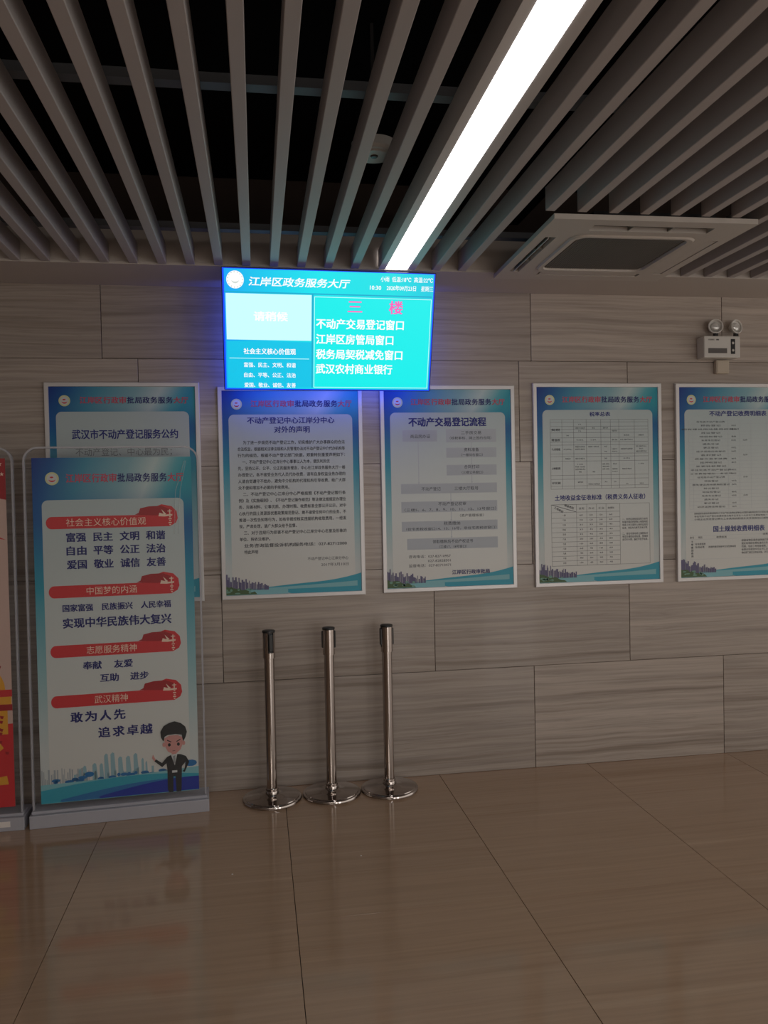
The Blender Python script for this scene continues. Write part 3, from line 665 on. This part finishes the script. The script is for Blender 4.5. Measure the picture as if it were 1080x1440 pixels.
sb = empty('wall_junction_box', (2.826, WY, 2.342)); tag(sb, 'small ivory junction box on the wall right under the emergency light', 'junction box')
link('box_body', box(-0.043, 0.043, -0.030, -0.0005, 0, 0.082, 0.004, 2), M['yellowed'], sb)
link('cover_plate', box(-0.036, 0.036, -0.033, -0.0305, 0.007, 0.075, 0.001), M['yellowed'], sb)

# ------------------------------------------------------------ stanchions
def stanchion():
    t = empty('queue_stanchion')
    bm = lathe(bmesh.new(), [(0.0, 0.0), (0.155, 0.0), (0.160, 0.003), (0.160, 0.012), (0.157, 0.016), (0.147, 0.0165), (0.145, 0.0205), (0.138, 0.022), (0.08, 0.026), (0.046, 0.030), (0.040, 0.034), (0.036, 0.034)], 72)
    bs = link('base', mesh(bm, smooth=True), M['steel'], t)
    bm = lathe(bmesh.new(), [(0.0285, 0.030), (0.034, 0.034), (0.034, 0.050), (0.0325, 0.052), (0.034, 0.054), (0.034, 0.064), (0.0285, 0.067)], 32)
    link('collar', mesh(bm, smooth=True), M['steel'], t)
    bm = lathe(bmesh.new(), [(0.0278, 0.03), (0.0278, 0.785), (0.0, 0.785)], 40)
    link('post', mesh(bm, smooth=True), M['steel'], t)
    hd_ = empty('belt_head'); hd_.parent = t
    bm = lathe(bmesh.new(), [(0.0, 0.776), (0.0300, 0.776), (0.0300, 0.918), (0.0, 0.918)], 36); link('core', mesh(bm, smooth=True), M['black'], hd_)
    bm = bmesh.new()                                   # two polished shells leave a belt slot on either side
    for c in (0, 180):
        lathe(bm, [(0.0305, 0.775), (0.0335, 0.776), (0.0335, 0.912), (0.0305, 0.913)], 20, math.radians(c - 62), math.radians(c + 62))
    lathe(bm, [(0.0305, 0.775), (0.0337, 0.775), (0.0337, 0.803), (0.0305, 0.8035)], 36); 
    link('shell', mesh(bm, smooth=True), M['steel'], hd_)
    for s in (-1, 1): 
        bm = bmesh.new(); a, b = sorted((s * 0.026, s * 0.0385)); bbox(bm, -0.012, 0.012, a, b, 0.812, 0.905, 0.003)
        link('belt_clip', mesh(bm), M['black'], hd_)
    bm = lathe(bmesh.new(), [(0.0345, 0.912), (0.0350, 0.917), (0.0345, 0.922), (0.030, 0.925), (0.0, 0.926)], 36); link('cap', mesh(bm, smooth=True), M['black'], hd_)
    return t
def copy_tree(o, parent=None):
    c = o.copy(); C.objects.link(c)
    if parent: c.parent = parent
    for ch in list(o.children): copy_tree(ch, c)
    return c
st = stanchion(); sts = [st, copy_tree(st), copy_tree(st)]
for o, (x, y, a), lb in zip(sts, ((0.046, 4.385, 18), (0.372, 4.395, 82), (0.695, 4.398, 96)),
        ('leftmost chrome belt stanchion, nearest the acrylic poster stand', 'middle chrome belt stanchion between its two twins', 'rightmost of the three chrome belt stanchions by the wall')):
    o.location = (x, y, 0.0); o.rotation_euler.z = math.radians(a)
    tag(o, lb, 'stanchion', 'belt stanchions standing along the wall')

# ------------------------------------------------------------ acrylic poster stands
def stand(loc, yaw, lean, label):
    t = empty('poster_stand', loc, (0, 0, math.radians(yaw))); tag(t, label, 'poster stand', 'acrylic poster stands on the floor')
    hw = 0.429
    link('base', box(-hw - 0.012, hw + 0.012, -0.036, 0.15, 0.0, 0.066, 0.003, 2), M['base'], t)
    link('base_ledge', box(-hw - 0.004, hw + 0.004, -0.018, 0.06, 0.0665, 0.082, 0.002), M['base'], t)
    hold = empty('holder', (0, 0, 0.083), (0, math.radians(lean), 0)); hold.parent = t
    H = 1.838
    def outline(ins):
        r = 0.075 - ins; p = [(-hw + ins, 0.0), (hw - ins, 0.0)]
        p += [(hw - ins - r + r * math.cos(math.radians(a)), H - ins - r + r * math.sin(math.radians(a))) for a in range(0, 91, 10)]
        p += [(-hw + ins + r + r * math.cos(math.radians(a)), H - ins - r + r * math.sin(math.radians(a))) for a in range(90, 181, 10)]
        return p
    for nm, ya, yb in (('front_sheet', -0.008, -0.005), ('rear_sheet', 0.009, 0.012)):
        bm = bmesh.new(); P = outline(0.004)
        a = [bm.verts.new((x, ya, z)) for x, z in P]; b_ = [bm.verts.new((x, yb, z)) for x, z in P]
        bm.faces.new(a)
        link(nm, mesh(bm), M['acrylic'], hold)
    bm = bmesh.new(); O, I = outline(0.0), outline(0.009)
    ring = []
    for P, y in ((O, -0.009), (O, 0.013), (I, 0.013), (I, -0.009)): ring.append([bm.verts.new((x, y, z)) for x, z in P])
    n = len(O)
    for a, b_ in zip(ring, ring[1:] + ring[:1]):
        for i in range(1, n): 
            j = (i + 1) % n
            bm.faces.new([a[i], a[j], b_[j], b_[i]])
    link('polished_rim', mesh(bm), M['edge'], hold)
    sh = empty('poster', (-0.389, 0.003, 1.782)); sh.parent = hold
    return t, hold, sh
PW, PH = 0.780, 1.755
t, hold, s = stand((-0.726, 4.290, 0), 3.6, 0, 'clear acrylic stand holding a tall blue values poster with red ribbons')
s.name = 'poster'
F = Flat(); F.rect(0, 0, PW, PH, 0); F.build('background', M['bg_stand'], s)
F = Flat(); F.rrect(PW * 0.055, PH * 0.122, PW * 0.945, PH * 0.975, 0.03, 1); F.build('text_panel', M['panel'], s)
emblem(s, PW * 0.122, PH * 0.060, 0.033)
office_title(s, PW * 0.205, PW * 0.950, PH * 0.060, 0.044)
F = Flat(); G = Flat(); D = Flat(); K = Flat()
for v, ua, tx, a, b_ in ((0.188, 0.085, '社会主义核心价值观', 0.20, 0.70), (0.388, 0.090, '中国梦的内涵', 0.315, 0.63), (0.561, 0.090, '志愿服务精神', 0.305, 0.62), (0.707, 0.085, '武汉精神', 0.345, 0.555)):
    vc = PH * v; h2 = 0.031; ue = PW * 0.905
    F.poly([(PW * ua + 0.02, vc - h2)] + [(PW * ua + 0.02 - 0.026 * math.sin(math.radians(q)), vc - h2 * math.cos(math.radians(q))) for q in range(20, 161, 20)] + [(PW * ua + 0.02, vc + h2), (ue - 0.04, vc + h2), (ue - 0.01, vc + h2 * 0.45), (ue, vc - 0.3 * h2), (ue - 0.005, vc - 1.5 * h2), (ue - 0.03, vc - 2.35 * h2), (ue - 0.08, vc - 2.7 * h2), (ue - 0.12, vc - 2.2 * h2), (ue - 0.15, vc - h2 * 1.0)], 3)
    D.poly([(PW * 0.63, vc - h2 * 1.05), (PW * 0.655, vc - h2 * 1.35), (PW * 0.665, vc - h2 * 2.1), (PW * 0.72, vc - h2 * 2.4), (PW * 0.80, vc - h2 * 2.45), (PW * 0.85, vc - h2 * 1.9), (PW * 0.84, vc - h2 * 1.1), (PW * 0.76, vc - h2 * 0.85)], 3.6)
    G.text(tx, PW * a, PW * b_, vc, 0.040, 0.004, 5)
    # pale monument-and-bird mark at the ribbon's end
    uc, vv = PW * 0.845, vc - h2 * 0.9
    K.hold()
    K.poly([(uc - 0.045, vv - 0.012), (uc - 0.012, vv - 0.002), (uc + 0.02, vv - 0.004), (uc + 0.02, vv + 0.004), (uc - 0.02, vv + 0.008), (uc - 0.05, vv + 0.006)], 5)
    K.poly([(uc - 0.035, vv - 0.030), (uc - 0.01, vv - 0.005), (uc - 0.022, vv - 0.002)], 5)
    for q in range(5): K.rect(uc + 0.004 - 0.004 * (q % 2), vv + 0.008 + q * 0.010, uc + 0.012 + 0.004 * (q % 2), vv + 0.013 + q * 0.010, 5)
    K.rect(uc + 0.004, vv - 0.028, uc + 0.010, vv - 0.002, 5); K.rect(uc - 0.004, vv - 0.022, uc + 0.018, vv - 0.018, 5); K.hold(False)
F.build('red_ribbon', M['red'], s, each=True); D.build('ribbon_fold', M['darkred'], s, each=True); G.build('ribbon_lettering', M['cream'], s, each=True); K.build('ribbon_mark', M['cream'], s, each=True)
F = Flat()
for r_, (row, v) in enumerate(((('富强', '民主', '文明', '和谐'), 0.231), (('自由', '平等', '公正', '法治'), 0.270), (('爱国', '敬业', '诚信', '友善'), 0.310))):
    for q, wd in enumerate(row):
        a = 0.200 + 0.1665 * q; F.text(wd, PW * a, PW * (a + 0.120), PH * v, 0.045, 0.028, 4)
for wd, a, b_, v, h, bo in (('国家富强', 0.165, 0.352, 0.436, 0.036, 0.027), ('民族振兴', 0.408, 0.600, 0.436, 0.036, 0.027), ('人民幸福', 0.655, 0.845, 0.436, 0.036, 0.027),
                         ('实现中华民族伟大复兴', 0.165, 0.845, 0.480, 0.050, 0.027), ('奉献', 0.28, 0.395, 0.606, 0.040, 0.027), ('友爱', 0.475, 0.590, 0.606, 0.040, 0.027), ('互助', 0.385, 0.500, 0.645, 0.040, 0.027), ('进步', 0.575, 0.690, 0.645, 0.040, 0.027),
                         ('敢', 0.195, 0.268, 0.755, 0.052, 0.027), ('为', 0.285, 0.355, 0.755, 0.052, 0.027), ('人', 0.378, 0.445, 0.755, 0.052, 0.027), ('先', 0.465, 0.535, 0.755, 0.052, 0.027),
                         ('追', 0.365, 0.437, 0.805, 0.052, 0.027), ('求', 0.455, 0.527, 0.805, 0.052, 0.027), ('卓', 0.545, 0.615, 0.805, 0.052, 0.027), ('越', 0.630, 0.705, 0.805, 0.052, 0.027)):
    F.text(wd, PW * a, PW * b_, PH * v, h, bo, 4)
F.build('navy_lettering', M['navy'], s, each=True)
F = Flat(); rn = random.Random(9)
for u, w_, tp in ((0.235, 0.02, 0.905), (0.26, 0.03, 0.898), (0.32, 0.035, 0.893), (0.365, 0.028, 0.895), (0.395, 0.032, 0.868), (0.435, 0.034, 0.866), (0.482, 0.036, 0.880), (0.532, 0.036, 0.880), (0.580, 0.034, 0.874), (0.63, 0.02, 0.890), (0.655, 0.016, 0.9)):
    F.poly([(PW * u, PH * 0.945), (PW * u, PH * (tp + 0.006)), (PW * (u + w_ * 0.35), PH * tp), (PW * (u + w_ * 0.7), PH * (tp + 0.003)), (PW * (u + w_), PH * 0.945)], 2)
for i in range(14): u = rn.uniform(0.2, 0.75); F.rect(PW * u, PH * rn.uniform(0.915, 0.93), PW * (u + 0.015), PH * 0.945, 2)
F.build('pale_tower', M['pale'], s, each=True)
F = Flat(); u = 0.005
while u < 0.30:
    w_ = rn.uniform(0.006, 0.02); F.rect(PW * u, PH * (0.90 + rn.uniform(0, 0.035)), PW * (u + w_ * 0.6), PH * 0.945, 3); u += w_
F.build('distant_city', M['haze'], s)
F = Flat()
for i in range(26): F.circ(PW * rn.uniform(0.01, 0.97), PH * (0.938 + rn.uniform(-0.006, 0.004)), PW * rn.uniform(0.01, 0.03), 3.4, 9, PH * 0.005)
F.circ(PW * 0.86, PH * 0.925, PW * 0.03, 3.4, 10, PH * 0.010); F.circ(PW * 0.95, PH * 0.918, PW * 0.04, 3.4, 10, PH * 0.010); F.circ(PW * 0.30, PH * 0.925, PW * 0.03, 3.4, 10, PH * 0.008)
F.build('tree_line', M['midblue'], s)
wave(s, 'pale_wave', M['lteal'], 0, PW, lambda q: PH * (0.945 - 0.004 * q - 0.012 * q * q), lambda q: PH * 1.0, 4)
wave(s, 'teal_wave', M['teal'], 0, PW, lambda q: PH * (0.962 - 0.022 * math.sin(q * 2.6)), lambda q: PH * 0.999, 4.6)
wave(s, 'mid_wave', M['midblue'], PW * 0.12, PW, lambda q: PH * (0.992 - 0.034 * math.sin(min(1.0, q * 1.05) * 1.9)), lambda q: PH * 0.9985, 5.2)
wave(s, 'deep_wave', M['blue'], PW * 0.36, PW, lambda q: PH * (0.992 - 0.034 * math.sin(min(1.0, q) * 1.7)), lambda q: PH * 0.998, 5.8)
for q, (ua, ub, uc_) in enumerate(((0.955, 0.895, 0.880), (0.965, 0.925, 0.905))):
    pts = [(PW * ua, PH * 0.012), (PW * (ua + ub) / 2, PH * 0.06), (PW * ub, PH * 0.10), (PW * (ub + uc_) / 2, PH * 0.16), (PW * uc_, PH * 0.23)]
    bm = bmesh.new(); L_ = []
    for (u, v) in pts: L_.append([bm.verts.new((u - 0.002, -0.0046, -v)), bm.verts.new((u, -0.0056, -v)), bm.verts.new((u + 0.002, -0.0046, -v))])
    for a, b_ in zip(L_[:-1], L_[1:]):
        bm.faces.new([a[0], a[1], b_[1], b_[0]]); bm.faces.new([a[1], a[2], b_[2], b_[1]])
    link('film_crease', mesh(bm), M['film'], s)  # creases in the film, with their highlight streaks put in as pale colour
# printed cartoon of a man in a black suit
U0, V0 = PW * 0.842, PH * 0.868
def pt(x, y): return (U0 + x * 0.001, V0 + y * 0.001)
sk = Flat(); sk.poly([pt(-48, -52), pt(-44, -10), pt(-30, 18), pt(-8, 30), pt(14, 28), pt(34, 10), pt(44, -16), pt(46, -52), pt(20, -66), pt(-24, -66)], 8)
sk.circ(U0 - 0.050, V0 - 0.020, 0.008, 8, 10, 0.012); sk.circ(U0 + 0.050, V0 - 0.022, 0.008, 8, 10, 0.012); sk.rect(U0 - 0.012, V0 + 0.020, U0 + 0.012, V0 + 0.040, 7.6)
sk.poly([pt(-112, 44), pt(-106, 26), pt(-100, 40), pt(-92, 56), pt(-100, 62)], 8); sk.build('cartoon_skin', M['skin'], s)
hr = Flat(); hr.poly([pt(-54, -40), pt(-64, -60), pt(-66, -90), pt(-50, -118), pt(-24, -132), pt(6, -140), pt(38, -128), pt(60, -108), pt(68, -80), pt(60, -52), pt(48, -30), pt(44, -48), pt(42, -66), pt(10, -72), pt(-30, -70), pt(-46, -62), pt(-50, -42)], 9)
for sgn in (-1, 1):
    hr.poly([pt(sgn * 34, -46), pt(sgn * 12, -34), pt(sgn * 14, -30), pt(sgn * 34, -40)], 9); hr.circ(U0 + sgn * 0.023, V0 - 0.018, 0.0075, 9, 12, 0.009)
hr.rect(U0 - 0.008, V0 + 0.014, U0 + 0.006, V0 + 0.0165, 9)
hr.poly([pt(-16, 36), pt(-34, 44), pt(-62, 74), pt(-92, 52), pt(-100, 62), pt(-62, 96), pt(-40, 78), pt(-36, 110), pt(-36, 215), pt(-30, 232), pt(-8, 232), pt(-6, 150), pt(4, 150), pt(8, 232), pt(32, 232), pt(34, 215), pt(38, 100), pt(58, 78), pt(50, 118), pt(40, 126), pt(52, 132), pt(76, 80), pt(60, 48), pt(34, 36), pt(16, 34), pt(2, 92)], 9)
hr.build('cartoon_suit', M['black'], s)
wt = Flat(); wt.poly([pt(-16, 34), pt(16, 32), pt(2, 92)], 8.6); wt.rect(U0 - 0.012, V0 + 0.118, U0 + 0.014, V0 + 0.130, 10); wt.build('cartoon_shirt', M['paper'], s)
ti = Flat()
for q in range(6): ti.poly([pt(-5, 44 + 7 * q), pt(6, 40 + 7 * q), pt(6, 43 + 7 * q), pt(-5, 48 + 7 * q)], 10)
ti.build('striped_tie', M['ink'], s)

# left stand: only its right margin is in view
t, hold, s = stand((-1.630, 4.262, 0), 0.6, 0, 'acrylic stand with a red and gold poster, cut off by the left edge')
F = Flat(); F.rect(0, 0, PW, PH, 0); F.build('background', M['pinkpaper'], s)
F = Flat(); F.poly([(0, 0), (PW, 0), (PW, PH * 0.118)] + [(PW * (1 - i / 12), PH * (0.118 - 0.030 * math.sin(min(1, i / 12 * 2) * math.pi / 2))) for i in range(1, 13)], 1); F.build('red_header', M['darkred'], s)
F = Flat(); rn = random.Random(5)
def star(F, u, v, r, L=2):
    F.poly([(u + (r if i % 2 == 0 else r * 0.42) * math.sin(i * math.pi / 5), v - (r if i % 2 == 0 else r * 0.42) * math.cos(i * math.pi / 5)) for i in range(10)], L)
for u, v, r in ((0.965, 0.016, 0.014), (0.978, 0.045, 0.011), (0.950, 0.055, 0.010), (0.90, 0.03, 0.018), (0.82, 0.06, 0.015), (0.72, 0.03, 0.013)): star(F, PW * u, PH * v, r)
F.build('star', M['cream'], s, each=True)
F = Flat(); F.poly([(PW * 0.5, PH * 0.19), (PW * 0.8, PH * 0.195), (PW * 0.99, PH * 0.232), (PW * 0.9, PH * 0.226), (PW * 0.7, PH * 0.212)], 1); 
F.rect(0, PH * 0.662, PW, PH * 0.682, 2.4); F.rect(0, PH * 0.76, PW, PH, 1.6); F.build('red_field', M['red'], s, each=True)
F = Flat(); F.poly([(PW * 0.4, PH * 0.662)] + [(PW * (0.70 + 0.26 * math.sin(q * math.pi / 16)) if q < 8 else PW * 0.96, PH * (0.57 + 0.092 * (1 - math.cos(q * math.pi / 16)))) for q in range(0, 9)] + [(PW * 0.965, PH * 0.662)], 2)
F.rect(0, PH * 0.682, PW * 0.995, PH * 0.704, 2); F.rect(0, PH * 0.722, PW * 0.97, PH * 0.79, 2)
F.poly([(PW * 0.2, PH * 0.79), (PW * 0.9, PH * 0.80), (PW * 0.94, PH * 0.83), (PW * 0.88, PH * 0.850), (PW * 0.2, PH * 0.86)], 2)
F.poly([(PW * 0.6, PH * 0.93), (PW * 0.8, PH * 0.88), (PW * 0.88, PH * 0.915), (PW * 0.955, PH * 0.91), (PW * 0.965, PH * 0.935), (PW * 0.6, PH * 0.94)], 2)
F.build('gold_palace_drum', M['gold'], s, each=True)
F = Flat(); F.rect(0, PH * 0.704, PW, PH * 0.722, 2.4)
for i in range(40):
    u, v = rn.uniform(0.3, 0.95), rn.choice((rn.uniform(0.585, 0.655), rn.uniform(0.725, 0.785), rn.uniform(0.80, 0.84))); F.poly([(PW * u, PH * v), (PW * (u + 0.025), PH * (v + 0.002)), (PW * (u + 0.018), PH * (v + 0.010)), (PW * (u + 0.004), PH * (v + 0.008))], 3)
F.build('gold_detailing', M['darkred'], s)
o = link('base_label', box(0.27, 0.375, -0.0375, -0.0363, 0.022, 0.050), M['litter'], t)

# ------------------------------------------------------------ small scraps on the floor
def scrap(x, y, lb, sd):
    r = random.Random(sd); bm = bmesh.new(); bmesh.ops.create_icosphere(bm, subdivisions=1, radius=0.004)
    for v in bm.verts: v.co = Vector((v.co.x * r.uniform(0.7, 1.4), v.co.y * r.uniform(0.8, 1.5), (v.co.z + 0.004) * 0.5))
    o = link('paper_scrap', mesh(bm), M['litter']); o.location = (x, y, 0.0001); tag(o, lb, 'litter', 'specks on the floor')
scrap(-0.143, 3.54, 'tiny white speck on the floor, left one, between stand and stanchions', 1)
scrap(0.433, 3.606, 'tiny white speck on the floor in front of the right stanchion', 2)
